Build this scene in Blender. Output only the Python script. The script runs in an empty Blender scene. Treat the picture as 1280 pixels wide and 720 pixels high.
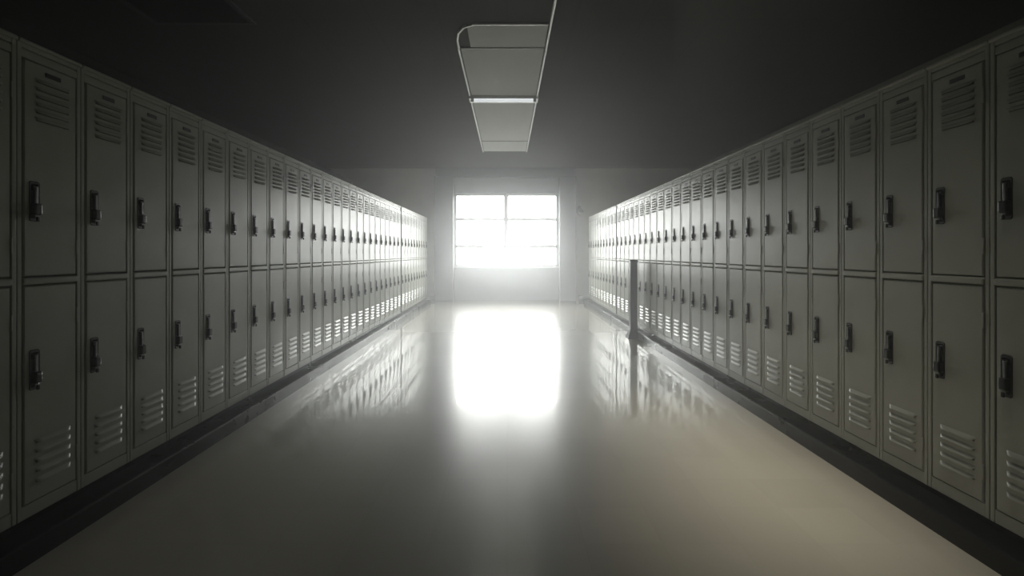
import bpy, bmesh, math, random
from mathutils import Vector, Matrix
random.seed(7)
PI = math.pi
col = bpy.context.scene.collection

# ------------------------------------------------------------------ constants (metres)
F_PX = 680.0
EYE = 1.14
HALF = 1.83            # corridor axis to the locker fronts
LW = 0.305             # locker pitch
LB, LT = 0.13, 1.95    # locker bottom / top
DEPTH = 0.38
CEIL = 3.24
YB = 13.4              # end wall
YF = -2.6              # wall behind the camera
SIDE = 4.6             # outer side walls

# ------------------------------------------------------------------ materials
def mat(name, color, rough=0.5, metal=0.0, noise=0.0, nscale=20.0, bump=0.0, bscale=60.0, rvar=0.0,
        coat=0.0, stretch=(1, 1, 1), spec=0.5):
    m = bpy.data.materials.new(name)
    m.use_nodes = True
    nt = m.node_tree
    b = nt.nodes['Principled BSDF']
    b.inputs['Base Color'].default_value = (*color, 1)
    b.inputs['Roughness'].default_value = rough
    b.inputs['Metallic'].default_value = metal
    b.inputs['Coat Weight'].default_value = coat
    b.inputs['Specular IOR Level'].default_value = spec
    if noise or bump or rvar:
        tc = nt.nodes.new('ShaderNodeTexCoord')
        mp = nt.nodes.new('ShaderNodeMapping')
        mp.inputs['Scale'].default_value = stretch
        nt.links.new(tc.outputs['Object'], mp.inputs['Vector'])
        src = mp.outputs['Vector']
    if noise:
        n = nt.nodes.new('ShaderNodeTexNoise')
        n.inputs['Scale'].default_value = nscale
        n.inputs['Detail'].default_value = 6
        nt.links.new(src, n.inputs['Vector'])
        r = nt.nodes.new('ShaderNodeValToRGB')
        r.color_ramp.elements[0].position = 0.3
        r.color_ramp.elements[1].position = 0.7
        r.color_ramp.elements[0].color = (*[c * (1 - noise) for c in color], 1)
        r.color_ramp.elements[1].color = (*[min(1, c * (1 + noise)) for c in color], 1)
        nt.links.new(n.outputs['Fac'], r.inputs['Fac'])
        nt.links.new(r.outputs['Color'], b.inputs['Base Color'])
    if rvar:
        n3 = nt.nodes.new('ShaderNodeTexNoise')
        n3.inputs['Scale'].default_value = nscale * 0.6
        n3.inputs['Detail'].default_value = 4
        nt.links.new(src, n3.inputs['Vector'])
        mr = nt.nodes.new('ShaderNodeMapRange')
        mr.inputs['From Min'].default_value = 0.3
        mr.inputs['From Max'].default_value = 0.7
        mr.inputs['To Min'].default_value = max(0.02, rough - rvar)
        mr.inputs['To Max'].default_value = rough + rvar
        nt.links.new(n3.outputs['Fac'], mr.inputs['Value'])
        nt.links.new(mr.outputs['Result'], b.inputs['Roughness'])
    if bump:
        n2 = nt.nodes.new('ShaderNodeTexNoise')
        n2.inputs['Scale'].default_value = bscale
        n2.inputs['Detail'].default_value = 5
        nt.links.new(src, n2.inputs['Vector'])
        bp = nt.nodes.new('ShaderNodeBump')
        bp.inputs['Strength'].default_value = bump
        bp.inputs['Distance'].default_value = 0.01
        nt.links.new(n2.outputs['Fac'], bp.inputs['Height'])
        nt.links.new(bp.outputs['Normal'], b.inputs['Normal'])
    return m

def tile_mat(name, color, joint, sx, sy, gap, rough, rvar, noise, bump):
    """square tiles with a thin joint, object coordinates"""
    m = mat(name, color, rough)
    nt = m.node_tree; L = nt.links.new
    b = nt.nodes['Principled BSDF']
    tc = nt.nodes.new('ShaderNodeTexCoord')
    br = nt.nodes.new('ShaderNodeTexBrick')
    br.offset = 0.0
    br.inputs['Scale'].default_value = 1.0
    br.inputs['Brick Width'].default_value = sx
    br.inputs['Row Height'].default_value = sy
    br.inputs['Mortar Size'].default_value = gap
    br.inputs['Mortar Smooth'].default_value = 0.1
    br.inputs['Bias'].default_value = 0.0
    br.inputs['Color1'].default_value = (*[c * (1 - noise) for c in color], 1)
    br.inputs['Color2'].default_value = (*[min(1, c * (1 + noise)) for c in color], 1)
    br.inputs['Mortar'].default_value = (*joint, 1)
    L(tc.outputs['Object'], br.inputs['Vector'])
    n = nt.nodes.new('ShaderNodeTexNoise')
    n.inputs['Scale'].default_value = 2.2
    n.inputs['Detail'].default_value = 7
    L(tc.outputs['Object'], n.inputs['Vector'])
    mx = nt.nodes.new('ShaderNodeMix'); mx.data_type = 'RGBA'; mx.blend_type = 'MULTIPLY'
    r = nt.nodes.new('ShaderNodeValToRGB')
    r.color_ramp.elements[0].position = 0.1; r.color_ramp.elements[1].position = 0.9
    r.color_ramp.elements[0].color = (.95, .947, .94, 1); r.color_ramp.elements[1].color = (1, 1, 1, 1)
    L(n.outputs['Fac'], r.inputs['Fac'])
    mx.inputs['Factor'].default_value = 1.0
    L(br.outputs['Color'], mx.inputs['A']); L(r.outputs['Color'], mx.inputs['B'])
    L(mx.outputs['Result'], b.inputs['Base Color'])
    mr = nt.nodes.new('ShaderNodeMapRange')
    mr.inputs['From Min'].default_value = 0.3; mr.inputs['From Max'].default_value = 0.7
    mr.inputs['To Min'].default_value = rough - rvar; mr.inputs['To Max'].default_value = rough + rvar
    n4 = nt.nodes.new('ShaderNodeTexNoise'); n4.inputs['Scale'].default_value = 1.3; n4.inputs['Detail'].default_value = 5
    L(tc.outputs['Object'], n4.inputs['Vector'])
    L(n4.outputs['Fac'], mr.inputs['Value']); L(mr.outputs['Result'], b.inputs['Roughness'])
    if bump:
        n5 = nt.nodes.new('ShaderNodeTexNoise'); n5.inputs['Scale'].default_value = 9; n5.inputs['Detail'].default_value = 3
        L(tc.outputs['Object'], n5.inputs['Vector'])
        bp = nt.nodes.new('ShaderNodeBump'); bp.inputs['Strength'].default_value = bump
        bp.inputs['Distance'].default_value = 0.004
        ad = nt.nodes.new('ShaderNodeMath'); ad.operation = 'SUBTRACT'
        L(n5.outputs['Fac'], ad.inputs[0]); L(br.outputs['Fac'], ad.inputs[1])
        L(ad.outputs[0], bp.inputs['Height']); L(bp.outputs['Normal'], b.inputs['Normal'])
    return m

M = {}
M['floor'] = tile_mat('waxed_vinyl_tile', (.70, .655, .545), (.66, .615, .51), .305, .305, .0016, .25, .0, .03, 0)
_b = M['floor'].node_tree.nodes['Principled BSDF']
_b.inputs['Coat Weight'].default_value = 1.0; _b.inputs['Coat Roughness'].default_value = .035
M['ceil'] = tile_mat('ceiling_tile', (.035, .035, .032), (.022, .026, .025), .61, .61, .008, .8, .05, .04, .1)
M['paint'] = mat('locker_paint', (.405, .415, .36), .34, noise=.05, nscale=6, rvar=.06)
M['plinth'] = mat('black_vinyl_plinth', (.0045, .005, .008), .30, bump=.02, bscale=14, rvar=.04, nscale=9, spec=.15)
M['dark'] = mat('dark_handle_metal', (.018, .018, .018), .38, metal=.3, noise=.1, nscale=40)
M['black'] = mat('black_grip', (.008, .008, .008), .32, noise=.1, nscale=40)
M['steel'] = mat('worn_steel', (.22, .22, .22), .28, metal=1, noise=.15, nscale=60)
M['wall'] = mat('cream_wall', (.80, .78, .71), .75, noise=.05, nscale=3, bump=.1, bscale=120)
M['sidewall'] = mat('side_wall', (.34, .32, .26), .8, noise=.05, nscale=3, bump=.1, bscale=120)
M['pier'] = mat('backlit_blue_grey_pier', (.035, .042, .060), .7, noise=.05, nscale=3, bump=.1, bscale=100)  # blue grey paint with the backlit shade put into the colour
M['blue'] = mat('bounce_lit_blue_grey', (.30, .33, .38), .6, noise=.05, nscale=3, bump=.1, bscale=100)  # lighter copy of the blue grey, floor bounce light put into the colour
M['white'] = mat('white_window_metal', (.75, .76, .77), .4, noise=.03, nscale=8)
M['trimdark'] = mat('dark_filler_board', (.006, .006, .005), .8, noise=.15, nscale=8)
M['rail'] = mat('pale_metal_rail', (.8, .81, .8), .3, metal=.4, noise=.04, nscale=12)
M['diffuser'] = mat('satin_diffuser', (.64, .65, .65), .6, noise=.04, nscale=4, stretch=(1, .2, 1))
M['post'] = mat('dark_post_metal', (.035, .036, .042), .4, metal=.5, noise=.15, nscale=10)

def emit_mat(name, color, s):
    m = bpy.data.materials.new(name); m.use_nodes = True
    nt = m.node_tree; b = nt.nodes['Principled BSDF']
    b.inputs['Base Color'].default_value = (.8, .8, .8, 1)
    b.inputs['Emission Color'].default_value = (*color, 1)
    b.inputs['Emission Strength'].default_value = s
    return m
M['tube'] = emit_mat('fluorescent_tube', (.93, .97, 1), .8)

def glass_mat():
    m = bpy.data.materials.new('window_glass'); m.use_nodes = True
    nt = m.node_tree; nt.nodes.clear()
    out = nt.nodes.new('ShaderNodeOutputMaterial')
    t = nt.nodes.new('ShaderNodeBsdfTransparent'); t.inputs['Color'].default_value = (.95, .97, .97, 1)
    g = nt.nodes.new('ShaderNodeBsdfGlossy'); g.inputs['Roughness'].default_value = .03
    fr = nt.nodes.new('ShaderNodeFresnel'); fr.inputs['IOR'].default_value = 1.45
    mx = nt.nodes.new('ShaderNodeMixShader')
    nt.links.new(fr.outputs[0], mx.inputs[0]); nt.links.new(t.outputs[0], mx.inputs[1]); nt.links.new(g.outputs[0], mx.inputs[2])
    nt.links.new(mx.outputs[0], out.inputs['Surface'])
    return m
M['glass'] = glass_mat()

# ------------------------------------------------------------------ mesh builder
class MB:
    def __init__(self, *mats):
        self.bm = bmesh.new(); self.mats = mats
    def box(self, x0, x1, y0, y1, z0, z1, mi=0, bev=0.0, seg=1):
        b = bmesh.new()
        r = bmesh.ops.create_cube(b, size=1)
        for v in b.verts:
            v.co = Vector((x0 + (v.co.x + .5) * (x1 - x0), y0 + (v.co.y + .5) * (y1 - y0), z0 + (v.co.z + .5) * (z1 - z0)))
        if bev: bmesh.ops.bevel(b, geom=b.edges[:], offset=bev, segments=seg, affect='EDGES', profile=.5)
        return self.add(b, mi)
    def add(self, b, mi=0, smooth=False):
        b.verts.index_update()
        vs = [self.bm.verts.new(v.co) for v in b.verts]
        for f in b.faces:
            try: nf = self.bm.faces.new([vs[v.index] for v in f.verts])
            except ValueError: continue
            nf.material_index = mi; nf.smooth = smooth
        b.free(); return self
    def quad(self, pts, mi=0, smooth=False):
        f = self.bm.faces.new([self.bm.verts.new(p) for p in pts]); f.material_index = mi; f.smooth = smooth
        return self
    def prism(self, prof, axis_y0, axis_y1, mi=0):
        """profile list of (x, z), swept along y"""
        a = [self.bm.verts.new((x, axis_y0, z)) for x, z in prof]
        c = [self.bm.verts.new((x, axis_y1, z)) for x, z in prof]
        n = len(prof)
        fs = [self.bm.faces.new((a[i], a[(i + 1) % n], c[(i + 1) % n], c[i])) for i in range(n)]
        fs += [self.bm.faces.new(a[::-1]), self.bm.faces.new(c)]
        for f in fs: f.material_index = mi
        return self
    def lathe(self, prof, cx=0, cy=0, n=24, mi=0, rot=None):
        """profile list of (r, z)"""
        rings = []
        for r, z in prof:
            rings.append([self.bm.verts.new(Vector((cx + r * math.cos(2 * PI * k / n), cy + r * math.sin(2 * PI * k / n), z))) for k in range(n)])
        for a, c in zip(rings, rings[1:]):
            for k in range(n):
                f = self.bm.faces.new((a[k], a[(k + 1) % n], c[(k + 1) % n], c[k])); f.material_index = mi; f.smooth = True
        for ring in (rings[0][::-1], rings[-1]):
            f = self.bm.faces.new(ring); f.material_index = mi
        return self
    def build(self, name, parent=None, recalc=True, loc=None):
        if recalc: bmesh.ops.recalc_face_normals(self.bm, faces=self.bm.faces[:])
        me = bpy.data.meshes.new(name); self.bm.to_mesh(me); self.bm.free()
        for k in self.mats: me.materials.append(M[k])
        o = bpy.data.objects.new(name, me); col.objects.link(o)
        if parent: o.parent = parent
        if loc: o.location = loc
        return o

def empty(name, loc=(0, 0, 0), rz=0):
    o = bpy.data.objects.new(name, None); col.objects.link(o)
    o.location = loc; o.rotation_euler = (0, 0, rz); o.empty_display_size = .1
    return o
def tag(o, label=None, cat=None, group=None, kind=None):
    if label: o['label'] = label
    if cat: o['category'] = cat
    if group: o['group'] = group
    if kind: o['kind'] = kind
    return o

# ------------------------------------------------------------------ room shell
tag(MB('floor').box(-SIDE - .2, SIDE + .2, YF - .2, YB + .3, -.2, 0).build('floor'),
    'glossy waxed beige vinyl tile floor of the corridor', 'floor', kind='structure')
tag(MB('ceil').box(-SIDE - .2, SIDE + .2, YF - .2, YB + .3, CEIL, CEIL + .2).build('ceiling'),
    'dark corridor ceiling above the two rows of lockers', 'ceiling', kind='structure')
for nm, x in (('wall_left', -1), ('wall_right', 1)):
    a, b = sorted((x * SIDE, x * (SIDE + .2)))
    tag(MB('sidewall').box(a, b, YF - .2, YB + .3, 0, CEIL).build(nm), 'dim outer wall behind the %s row of lockers' % nm[5:], 'wall', kind='structure')
tag(MB('sidewall').box(-SIDE, SIDE, YF - .2, YF, 0, CEIL).build('wall_near'), 'plain wall closing the corridor behind the viewer', 'wall', kind='structure')
for nm, s in (('wall_partition_left', -1), ('wall_partition_right', 1)):
    a, b = sorted((s * (HALF + DEPTH + .005), s * (HALF + DEPTH + .12)))
    tag(MB('wall').box(a, b, YF, 12.3, 0, LT - .01).build(nm), 'low partition the %s lockers stand against' % nm[15:], 'wall', kind='structure')
# end wall with its window opening
WX0, WX1, WZ0, WZ1 = -1.30, 1.26, .82, 2.62
w = MB('wall', 'blue')
w.box(-SIDE, -1.75, YB, YB + .3, 0, CEIL)
w.box(1.66, SIDE, YB, YB + .3, 0, CEIL)
w.box(-1.75, WX0, YB, YB + .3, 0, CEIL, 1)
w.box(WX1, 1.66, YB, YB + .3, 0, CEIL, 1)
w.box(WX0, WX1, YB, YB + .3, 0, WZ0, 1)
w.box(WX0, WX1, YB, YB + .3, WZ1, CEIL, 1)
tag(w.build('wall_end'), 'cream end wall with blue grey bay around the bright window', 'wall', kind='structure')
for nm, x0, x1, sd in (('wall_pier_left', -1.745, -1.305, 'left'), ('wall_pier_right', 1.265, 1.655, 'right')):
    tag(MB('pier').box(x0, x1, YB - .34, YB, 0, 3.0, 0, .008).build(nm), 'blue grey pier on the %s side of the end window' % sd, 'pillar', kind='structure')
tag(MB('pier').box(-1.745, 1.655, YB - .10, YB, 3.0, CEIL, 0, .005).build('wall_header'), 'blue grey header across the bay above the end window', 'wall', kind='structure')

# window
win = tag(empty('window_1', (0, YB, WZ0)), 'bright overexposed six pane window in the end wall', 'window', kind='structure')
f = MB('white')
H = WZ1 - WZ0
y0, y1 = .08, .15
f.box(WX0, WX0 + .05, y0, y1, 0, H, 0, .004); f.box(WX1 - .05, WX1, y0, y1, 0, H, 0, .004)
f.box(WX0 + .05, WX1 - .05, y0, y1, 0, .05, 0, .004); f.box(WX0 + .05, WX1 - .05, y0, y1, H - .05, H, 0, .004)
f.build('window_frame', win)
cx = -.03
MB('white').box(cx - .055, cx + .055, y0 - .005, y1, .05, H - .05, 0, .004).build('mullion', win)
zA = 1.14 + (317 - 274) / 50.7 - WZ0; zB = 1.14 + (317 - 308) / 50.7 - WZ0
for z, hh in ((zA, .04), (zB, .034)):
    for a, b in ((WX0 + .05, cx - .055), (cx + .055, WX1 - .05)):
        MB('white').box(a, b, y0 + .005, y1 - .005, z - hh, z + hh, 0, .003).build('transom_bar', win)
for za, zb in ((.05, zB - .034), (zB + .034, zA - .04), (zA + .04, H - .05)):
    for a, b in ((WX0 + .05, cx - .055), (cx + .055, WX1 - .05)):
        MB('glass').box(a, b, .112, .118, za, zb).build('pane', win)
MB('white').box(WX0 - .03, WX1 + .03, -.07, .08, -.035, 0, 0, .006, 2).build('window_sill', win)

# ------------------------------------------------------------------ plinths under the lockers
for nm, s in (('baseboard_left', -1), ('baseboard_right', 1)):
    prof = [(1.75, 0), (1.75, .078), (1.753, .084), (1.759, .0875), (1.87, .0875), (1.872, .129), (2.2, .129), (2.2, 0)]
    prof = [(s * x, z) for x, z in prof]
    tag(MB('plinth').prism(prof, YF + .01, 12.42).build(nm), 'black glossy stepped plinth running under the %s lockers' % nm[10:], 'baseboard', kind='structure')
for nm, s in (('baseboard_end_left', -1), ('baseboard_end_right', 1)):
    a, b = sorted((s * 1.76, s * (SIDE)))
    tag(MB('plinth').box(a, b, YB - .015, YB, 0, .1, 0, .004).build(nm), 'dark skirting on the end wall %s of the window bay' % nm[14:], 'baseboard', kind='structure')

# ------------------------------------------------------------------ the locker
DW = .250                 # door width
Z = lambda z: z - LB      # world height -> locker height
# local axes: front faces -y, x from -LW/2 to LW/2, hinge on +x, handle on -x
def carcass():
    m = MB('paint')
    a = LW / 2 - .0018
    t = .002
    m.box(-a, -a + t, .02, DEPTH, 0, Z(LT)); m.box(a - t, a, .02, DEPTH, 0, Z(LT))
    m.box(-a + t, a - t, DEPTH - t, DEPTH, 0, Z(LT))
    m.box(-a, a, .0, DEPTH - t, Z(LT) - t, Z(LT)); m.box(-a + t, a - t, .02, DEPTH - t, 0, t)
    m.box(-a + t, a - t, .03, DEPTH - t, Z(1.034) - t, Z(1.034))
    e = .0022
    for s in (-1, 1):
        x0, x1 = sorted((s * a, s * (DW / 2 + .0075)))
        m.box(x0, x1, 0, .022, 0, Z(LT) - t, 0, e, 2)
    xi = DW / 2 + .0075
    m.box(-xi, xi, .001, .022, .0, Z(.180), 0, e, 2)
    m.box(-xi, xi, -.006, .022, Z(1.0200), Z(1.0480), 0, .008, 4)
    m.box(-xi, xi, .001, .022, Z(1.884), Z(1.914), 0, e, 2)
    m.box(-xi, xi, .010, .022, Z(1.914), Z(1.920))
    m.box(-xi, xi, .001, .022, Z(1.920), Z(LT) - t, 0, e, 2)
    # rolled front lip of the top sheet
    m.box(-a, a, -.010, .004, Z(LT) - .014, Z(LT) + .003, 0, .006, 4)
    return m

def door_mesh(h, louvers, handle_z):
    """front sheet with real slots, chamfered and returned edges, pressed louvres"""
    m = MB('paint')
    w2 = DW / 2
    yo = -.004; ch = .0045
    x0, x1, z0, z1 = -w2 + ch, w2 - ch, ch, h - ch
    lx0, lx1 = -.080, .094
    sh = .013
    holes = [(lx0 + .008, lx1 - .008, z - sh, z) for z in louvers]
    hx, hw, hh = -.080, .0185, .067
    holes.append((hx - hw, hx + hw, handle_z - hh, handle_z + hh))
    xs = sorted({x0, x1, *[a for q in holes for a in q[:2]]}); zs = sorted({z0, z1, *[a for q in holes for a in q[2:]]})
    for xa, xb in zip(xs, xs[1:]):
        for za, zb in zip(zs, zs[1:]):
            mx, mz = (xa + xb) / 2, (za + zb) / 2
            if any(q[0] < mx < q[1] and q[2] < mz < q[3] for q in holes): continue
            m.quad([(xa, yo, za), (xb, yo, za), (xb, yo, zb), (xa, yo, zb)])
    A = [(x0, yo, z0), (x1, yo, z0), (x1, yo, z1), (x0, yo, z1)]
    B = [(-w2, yo + ch, 0), (w2, yo + ch, 0), (w2, yo + ch, h), (-w2, yo + ch, h)]
    C = [(p[0], .016, p[2]) for p in B]
    D = [(max(-w2 + .014, min(w2 - .014, p[0])), .016, max(.014, min(h - .014, p[2]))) for p in B]
    for P, Q in ((A, B), (B, C), (C, D)):
        for i in range(4):
            j = (i + 1) % 4
            m.quad([P[i], Q[i], Q[j], P[j]])
    # louvres: a hood over every slot, open below, ends pressed down to the sheet
    n = 14
    out = .0105
    for zl in louvers:
        rows = []
        for k in range(4):
            fz = k / 3
            prof = math.sin(fz * PI / 2)
            row = []
            for i in range(n + 1):
                u = i / n
                e = min(1, min(u, 1 - u) / .10)
                e = math.sin(e * PI / 2)
                row.append(m.bm.verts.new((lx0 + (lx1 - lx0) * u, yo - out * prof * e - .0002, zl + .004 - (sh + .004) * fz * (.35 + .65 * e))))
            rows.append(row)
        for a, b in zip(rows, rows[1:]):
            for i in range(n):
                fc = m.bm.faces.new((a[i], b[i], b[i + 1], a[i + 1])); fc.smooth = True
    return m

def plate_mesh():
    """recessed dark pocket with a flange, its centre at the origin, front -y"""
    m = MB('dark')
    hw, hh, d = .0185, .067, .016
    fw, fh, fy = .024, .078, -.0030
    n = 24
    # flange ring with rounded outline
    def outline(a, b, r, y):
        pts = []
        for cxx, czz, a0 in ((a - r, b - r, 0), (-a + r, b - r, 90), (-a + r, -b + r, 180), (a - r, -b + r, 270)):
            for k in range(6):
                t = math.radians(a0 + 90 * k / 5)
                pts.append((cxx + r * math.cos(t), y, czz + r * math.sin(t)))
        return pts
    R = [outline(fw, fh, .010, 0), outline(fw - .0015, fh - .0015, .0095, fy), outline(hw, hh, .006, fy), outline(hw - .001, hh - .001, .006, fy + .002), outline(hw - .004, hh - .004, .004, d)]
    vr = [[m.bm.verts.new(p) for p in r] for r in R]
    for a, b in zip(vr, vr[1:]):
        for i in range(24):
            fc = m.bm.faces.new((a[i], a[(i + 1) % 24], b[(i + 1) % 24], b[i])); fc.smooth = False
    m.bm.faces.new(vr[-1])
    return m

def handle_mesh():
    """lift lever: slim stem, chunky black grip below, small steel hasp tip under it"""
    m = MB('steel', 'black', 'dark')
    m.box(-.012, .012, -.007, .010, .040, .060, 2, .003, 2)
    m.box(-.0065, .0065, -.011, -.003, -.010, .055, 0, .0022, 2)
    m.box(-.0165, .0165, -.021, .010, -.052, -.008, 1, .006, 3)
    m.box(-.010, .010, -.013, .004, -.066, -.052, 0, .0025, 2)
    m.box(-.006, .006, -.019, -.011, -.078, -.060, 2, .0025, 2)
    return m

def make_locker():
    root = empty('locker')
    carcass().build('carcass', root)
    up_l = [.765 - .030 * i for i in range(6)]
    lo_l = [.235 - .038 * i for i in range(5)]
    for z0, h, lou, hz in ((Z(1.053), .827, up_l, 1.342 - 1.053), (Z(.1835), .8315, lo_l, .692 - .1835)):
        d = door_mesh(h, lou, hz).build('door', root, recalc=False, loc=(0, .002, z0))
        plate_mesh().build('handle_plate', d, recalc=False, loc=(-.080, -.004, hz))
        handle_mesh().build('handle', d, loc=(-.080, -.004, hz))
        for q in (.14, .84):
            MB('paint').lathe([(.0028, h * q - .03), (.0040, h * q - .028), (.0040, h * q + .028), (.0028, h * q + .03)], .1275, -.0035, 10).build('hinge', d)
        if lou is up_l:
            MB('dark').box(-.032, .044, -.0065, -.0042, .785, .803, 0, .0012).box(-.026, .038, -.0075, -.0062, .789, .799).build('number_plate', d)
    return root

def kids(o): return [c for c in bpy.data.objects if c.parent == o]
def copy_tree(o, tree, parent=None):
    c = o.copy(); col.objects.link(c)
    if parent: c.parent = parent
    for ch, sub in tree: copy_tree(ch, sub, c)
    return c
def tree_of(o): return [(c, tree_of(c)) for c in kids(o)]

proto = make_locker()
TREE = tree_of(proto)
first = [True]
ORD = ['first', 'second', 'third', 'fourth', 'fifth', 'sixth', 'seventh', 'eighth', 'ninth', 'tenth', 'eleventh', 'twelfth', 'thirteenth']
def put_locker(side, yc, label, group):
    # the shared mesh copies
    if first[0]: o = proto; first[0] = False
    else: o = copy_tree(proto, TREE)
    o.location = (side * HALF, yc, LB)
    o.rotation_euler = (0, 0, PI / 2 if side < 0 else -PI / 2)
    tag(o, label, 'locker', group)
    return o

SEAM = .05
# left row: 24 lockers up to the dark seam, ten beyond
L0 = 2.03
for k in range(-2, 24):
    y = L0 + LW * (k + .5)
    if k == -2: lab = 'grey two-door steel locker in the left row standing nearest the wall behind the viewer'
    elif k == -1: lab = 'grey two-door locker cut by the left picture edge, nearest one in the left row'
    elif k < 11: lab = 'grey two-door steel locker in the left row, %s whole one counting from the near end' % ORD[k]
    else:
        n = 23 - k
        lab = 'grey two-door steel locker in the left row, %s this side of the dark seam strip' % ORD[n]
    put_locker(-1, y, lab, 'lockers in the left row')
LS = L0 + 24 * LW
for k in range(10):
    put_locker(-1, LS + SEAM + LW * (k + .5), 'pale two-door steel locker in the left row, %s beyond the dark seam strip' % ORD[k], 'lockers in the left row')
# right row: 23 up to the seam
R0 = 2.063
POST_Y = 7.34
post_k = int((POST_Y - R0) / LW)     # 17
for k in range(-2, 23):
    y = R0 + LW * (k + .5)
    if k == -2: lab = 'grey two-door steel locker in the right row standing nearest the wall behind the viewer'
    elif k == -1: lab = 'grey two-door locker cut by the right picture edge, nearest one in the right row'
    elif k < 8: lab = 'grey two-door steel locker in the right row, %s whole one counting from the near end' % ORD[k]
    elif k < post_k: lab = 'grey two-door steel locker in the right row, %s this side of the black post' % ORD[post_k - 1 - k]
    elif k == post_k: lab = 'grey two-door steel locker in the right row directly behind the black post'
    else: lab = 'grey two-door steel locker in the right row, %s past the black post' % ORD[k - post_k - 1]
    put_locker(1, y, lab, 'lockers in the right row')
RS = R0 + 23 * LW
for k in range(10):
    put_locker(1, RS + SEAM + LW * (k + .5), 'pale two-door steel locker in the right row, %s beyond the dark seam strip' % ORD[k], 'lockers in the right row')

# seam strips, dark board on top of the near left lockers, end panels
tag(MB('trimdark').box(-HALF - .10, -HALF + .010, LS + .002, LS + SEAM - .002, LB, LT - .01, 0, .003).build('trim_1'), 'dark vertical seam strip between locker banks in the left row', 'trim', kind='structure')
tag(MB('trimdark').box(HALF - .006, HALF + .10, RS + .002, RS + SEAM - .002, LB, LT - .01, 0, .003).build('trim_2'), 'dark vertical seam strip between locker banks in the right row', 'trim', kind='structure')
tag(MB('trimdark').box(-HALF - .06, -HALF - .02, YF + .02, 6.5, LT + .001, LT + .062, 0, .003).build('trim_3'), 'dark board lying along the top of the near left lockers', 'trim', kind='structure')

# ------------------------------------------------------------------ black post by the right plinth
p = tag(empty('post', (1.70, POST_Y, 0)), 'dark square metal post with flared foot in front of the right lockers', 'post')
MB('post').box(-.048, .048, -.048, .048, .10, 1.03, 0, .006, 2).build('shaft', p)
b = bmesh.new()
bot = [b.verts.new((x, y, .012)) for x, y in ((-.085, -.085), (.045, -.085), (.045, .085), (-.085, .085))]
low = [b.verts.new((v.co.x, v.co.y, 0)) for v in bot]
top = [b.verts.new((x, y, .11)) for x, y in ((-.053, -.053), (.049, -.053), (.049, .053), (-.053, .053))]
for A, B in ((low, bot), (bot, top)):
    for i in range(4): b.faces.new((A[i], A[(i + 1) % 4], B[(i + 1) % 4], B[i]))
b.faces.new(low[::-1]); b.faces.new(top)
MB('post').add(b).build('foot', p)
MB('post').box(-.053, .053, -.053, .053, 1.03, 1.06, 0, .008, 3).build('cap', p)

# ------------------------------------------------------------------ small dark wall fitting on the end wall
wl = tag(empty('wall_lamp', (1.775, YB, 2.19)), 'small dark pointed wall lamp on the end wall right of the window bay', 'wall lamp')
MB('dark').box(-.04, .04, -.012, 0, -.09, .09, 0, .004).build('back_plate', wl)
MB('dark').box(-.010, .010, -.07, -.012, .02, .04, 0, .003).build('bracket', wl)
MB('dark').lathe([(.012, .13), (.03, .10), (.085, .0), (.095, -.02), (.07, -.045), (.025, -.085)], 0, -.10, 20).build('lamp_shade', wl)

# ------------------------------------------------------------------ ceiling strip
cl = tag(empty('ceiling_light', (0, 8, CEIL)), 'long pale ceiling light strip with a glowing cross tube, running towards the window', 'ceiling light')
XL, XR = -.49, .395
def cy(y): return y - 8
zc = 0
MB('rail').box(XL - .011, XL + .011, cy(5.5), cy(11.1), -.035, 0, 0, .004).build('side_rail', cl)
MB('rail').box(XR - .011, XR + .011, cy(3.2), cy(11.1), -.035, 0, 0, .004).build('side_rail', cl)
# bent end of the left rail
b = bmesh.new()
pts = [(XL, 5.5), (XL + .005, 5.3), (XL + .03, 5.13), (XL + .09, 5.0), (XL + .17, 4.95)]
pr = []
for i, (x, y) in enumerate(pts):
    q0 = Vector(pts[max(0, i - 1)]); q1 = Vector(pts[min(len(pts) - 1, i + 1)])
    d = (q1 - q0).normalized(); nrm = Vector((-d.y, d.x)) * .009
    pr.append([b.verts.new((x + s * nrm.x, cy(y + s * nrm.y), z)) for s, z in ((1, 0), (1, -.03), (-1, -.03), (-1, 0))])
for A, B in zip(pr, pr[1:]):
    for i in range(4): b.faces.new((A[i], A[(i + 1) % 4], B[(i + 1) % 4], B[i]))
b.faces.new(pr[0]); b.faces.new(pr[-1][::-1])
MB('rail').add(b).build('rail_bend', cl)
MB('rail').box(XL + .17, XR - .017, cy(4.94), cy(4.96), -.022, 0, 0, .003).build('cross_rail', cl)
for y in (5.50, 10.05):
    MB('dark').box(XL + .018, XR - .018, cy(y), cy(y + .03), -.024, 0, 0, .003).build('cross_joint', cl)
for a, b_ in ((4.965, 5.495), (5.535, 7.17), (7.40, 10.045), (10.085, 11.08)):
    x0 = XL + .12 if a < 5 else XL + .018
    MB('diffuser').box(x0, XR - .018, cy(a), cy(b_), -.018, 0, 0, .004).build('diffuser', cl)
MB('rail').box(XL - .02, XR + .02, cy(7.17), cy(7.39), -.055, 0, 0, .008, 2).build('lamp_housing', cl)
bt = bmesh.new()
bmesh.ops.create_cone(bt, cap_ends=True, segments=20, radius1=.019, radius2=.019, depth=XR - XL - .10)
bmesh.ops.transform(bt, matrix=Matrix.Translation(((XL + XR) / 2, cy(7.20), -.075)) @ Matrix.Rotation(PI / 2, 4, 'Y'), verts=bt.verts[:])
MB('tube').add(bt, 0, True).build('tube', cl)
for x in (XL + .03, XR - .03):
    MB('rail').box(x - .02, x + .02, cy(7.175), cy(7.225), -.098, -.053, 0, .005, 2).build('tube_holder', cl)

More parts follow.
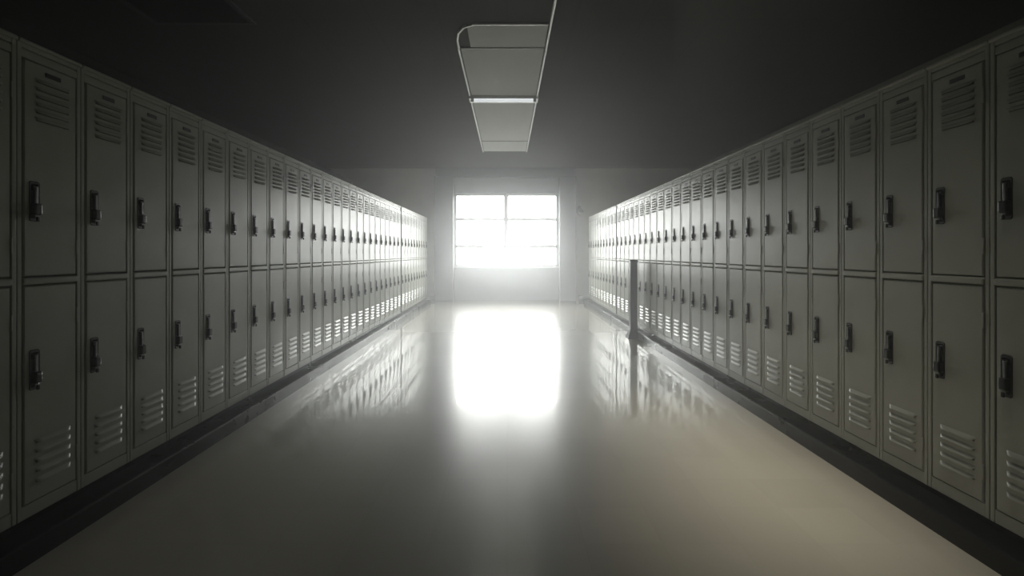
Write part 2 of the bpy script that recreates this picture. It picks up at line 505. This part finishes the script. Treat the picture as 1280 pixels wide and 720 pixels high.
# ------------------------------------------------------------------ dark ceiling vent
cv = tag(empty('ceiling_vent', (-2.74, 4.55, CEIL)), 'dark slatted vent in the ceiling above the near left lockers', 'ceiling vent')
m = MB('dark')
for a, b_, c, d in ((-.46, .46, -.40, -.35), (-.46, .46, .35, .40), (-.46, -.41, -.35, .35), (.41, .46, -.35, .35)): m.box(a, b_, c, d, -.02, 0, 0, .003)
m.build('frame', cv)
m = MB('black')
for i in range(14):
    y = -.33 + i * .05
    m.quad([(-.41, y, -.001), (.41, y, -.001), (.41, y + .035, -.016), (-.41, y + .035, -.016)])
m.build('slats', cv)
MB('black').box(-.41, .41, -.35, .35, -.0009, 0).build('backing', cv)

# ------------------------------------------------------------------ haze in the corridor
def haze():
    m = bpy.data.materials.new('dusty_haze'); m.use_nodes = True
    nt = m.node_tree; nt.nodes.clear()
    out = nt.nodes.new('ShaderNodeOutputMaterial')
    v = nt.nodes.new('ShaderNodeVolumeScatter')
    v.inputs['Color'].default_value = (.97, .98, 1, 1)
    v.inputs['Density'].default_value = .037
    v.inputs['Anisotropy'].default_value = .76
    nt.links.new(v.outputs[0], out.inputs['Volume'])
    return m
M['haze'] = haze(); M['haze'].cycles.volume_sampling = 'EQUIANGULAR'
hz = MB('haze').box(-SIDE + .01, SIDE - .01, YF + .01, YB + .07, .0006, CEIL - .0003).build('haze')
tag(hz, 'thin dusty haze glowing in front of the end window', 'haze', kind='stuff')

# ------------------------------------------------------------------ daylight
SKY = ((.42, .035), (.485, .09), (.5, .22), (.55, .25), (.65, .75), (.8, 1.0))
wd = bpy.data.worlds.new('sky'); bpy.context.scene.world = wd; wd.use_nodes = True
bg = wd.node_tree.nodes['Background']
bg.inputs['Color'].default_value = (.96, .985, 1, 1)
bg.inputs['Strength'].default_value = 65.0
wn = wd.node_tree; wt = wn.nodes.new('ShaderNodeTexCoord'); ws = wn.nodes.new('ShaderNodeSeparateXYZ')
wr = wn.nodes.new('ShaderNodeValToRGB'); wm = wn.nodes.new('ShaderNodeMapRange')   # overcast sky: dim ground, bright horizon, brighter overhead
wm.inputs['From Min'].default_value = -1; wm.inputs['From Max'].default_value = 1
wn.links.new(wt.outputs['Generated'], ws.inputs[0]); wn.links.new(ws.outputs['Z'], wm.inputs['Value'])
wn.links.new(wm.outputs['Result'], wr.inputs['Fac'])
el = wr.color_ramp.elements
el[0].position = 0; el[0].color = (.03, .03, .03, 1)
el[1].position = 1; el[1].color = (1, 1, 1, 1)
for p_, c_ in SKY:
    e = el.new(p_); e.color = (c_, c_ * .985, c_ * .955, 1)
wn.links.new(wr.outputs['Color'], bg.inputs['Color'])
pl = bpy.data.lights.new('window_portal', 'AREA'); pl.shape = 'RECTANGLE'; pl.size = WX1 - WX0; pl.size_y = WZ1 - WZ0
pl.cycles.is_portal = True
po = bpy.data.objects.new('window_portal', pl); col.objects.link(po)
po.location = ((WX0 + WX1) / 2, YB + .28, (WZ0 + WZ1) / 2); po.rotation_euler = (-PI / 2, 0, 0)
# unseen area light added overhead to make the light pool on the right floor
sp = bpy.data.lights.new('added_floor_light', 'AREA'); sp.energy = 4.0; sp.shape = 'RECTANGLE'
sp.size = .15; sp.size_y = 2.4; sp.spread = math.radians(36); sp.color = (1, .95, .82)
so = bpy.data.objects.new('added_floor_light', sp); col.objects.link(so)
so.location = (1.38, 3.1, CEIL - .02); so.rotation_euler = (0, math.radians(2), 0)

# ------------------------------------------------------------------ camera
cam = bpy.data.cameras.new('camera'); co = bpy.data.objects.new('camera', cam); col.objects.link(co)
co.location = (0, 0, EYE); co.rotation_euler = (PI / 2, 0, 0)
cam.sensor_fit = 'HORIZONTAL'; cam.sensor_width = 36; cam.lens = 36 * F_PX / 1280
cam.shift_x = 6 / 1280; cam.shift_y = -43 / 1280
cam.clip_start = .02; cam.clip_end = 100
sc = bpy.context.scene
sc.camera = co
sc.view_settings.view_transform = 'Standard'; sc.view_settings.look = 'None'
sc.view_settings.gamma = 1; sc.view_settings.use_curve_mapping = False
sc.view_settings.exposure = 0.0
sc.cycles.max_bounces = 10; sc.cycles.diffuse_bounces = 5; sc.cycles.glossy_bounces = 5
sc.cycles.volume_bounces = 1; sc.cycles.transparent_max_bounces = 12
sc.cycles.use_denoising = True
sc.cycles.sample_clamp_indirect = 8
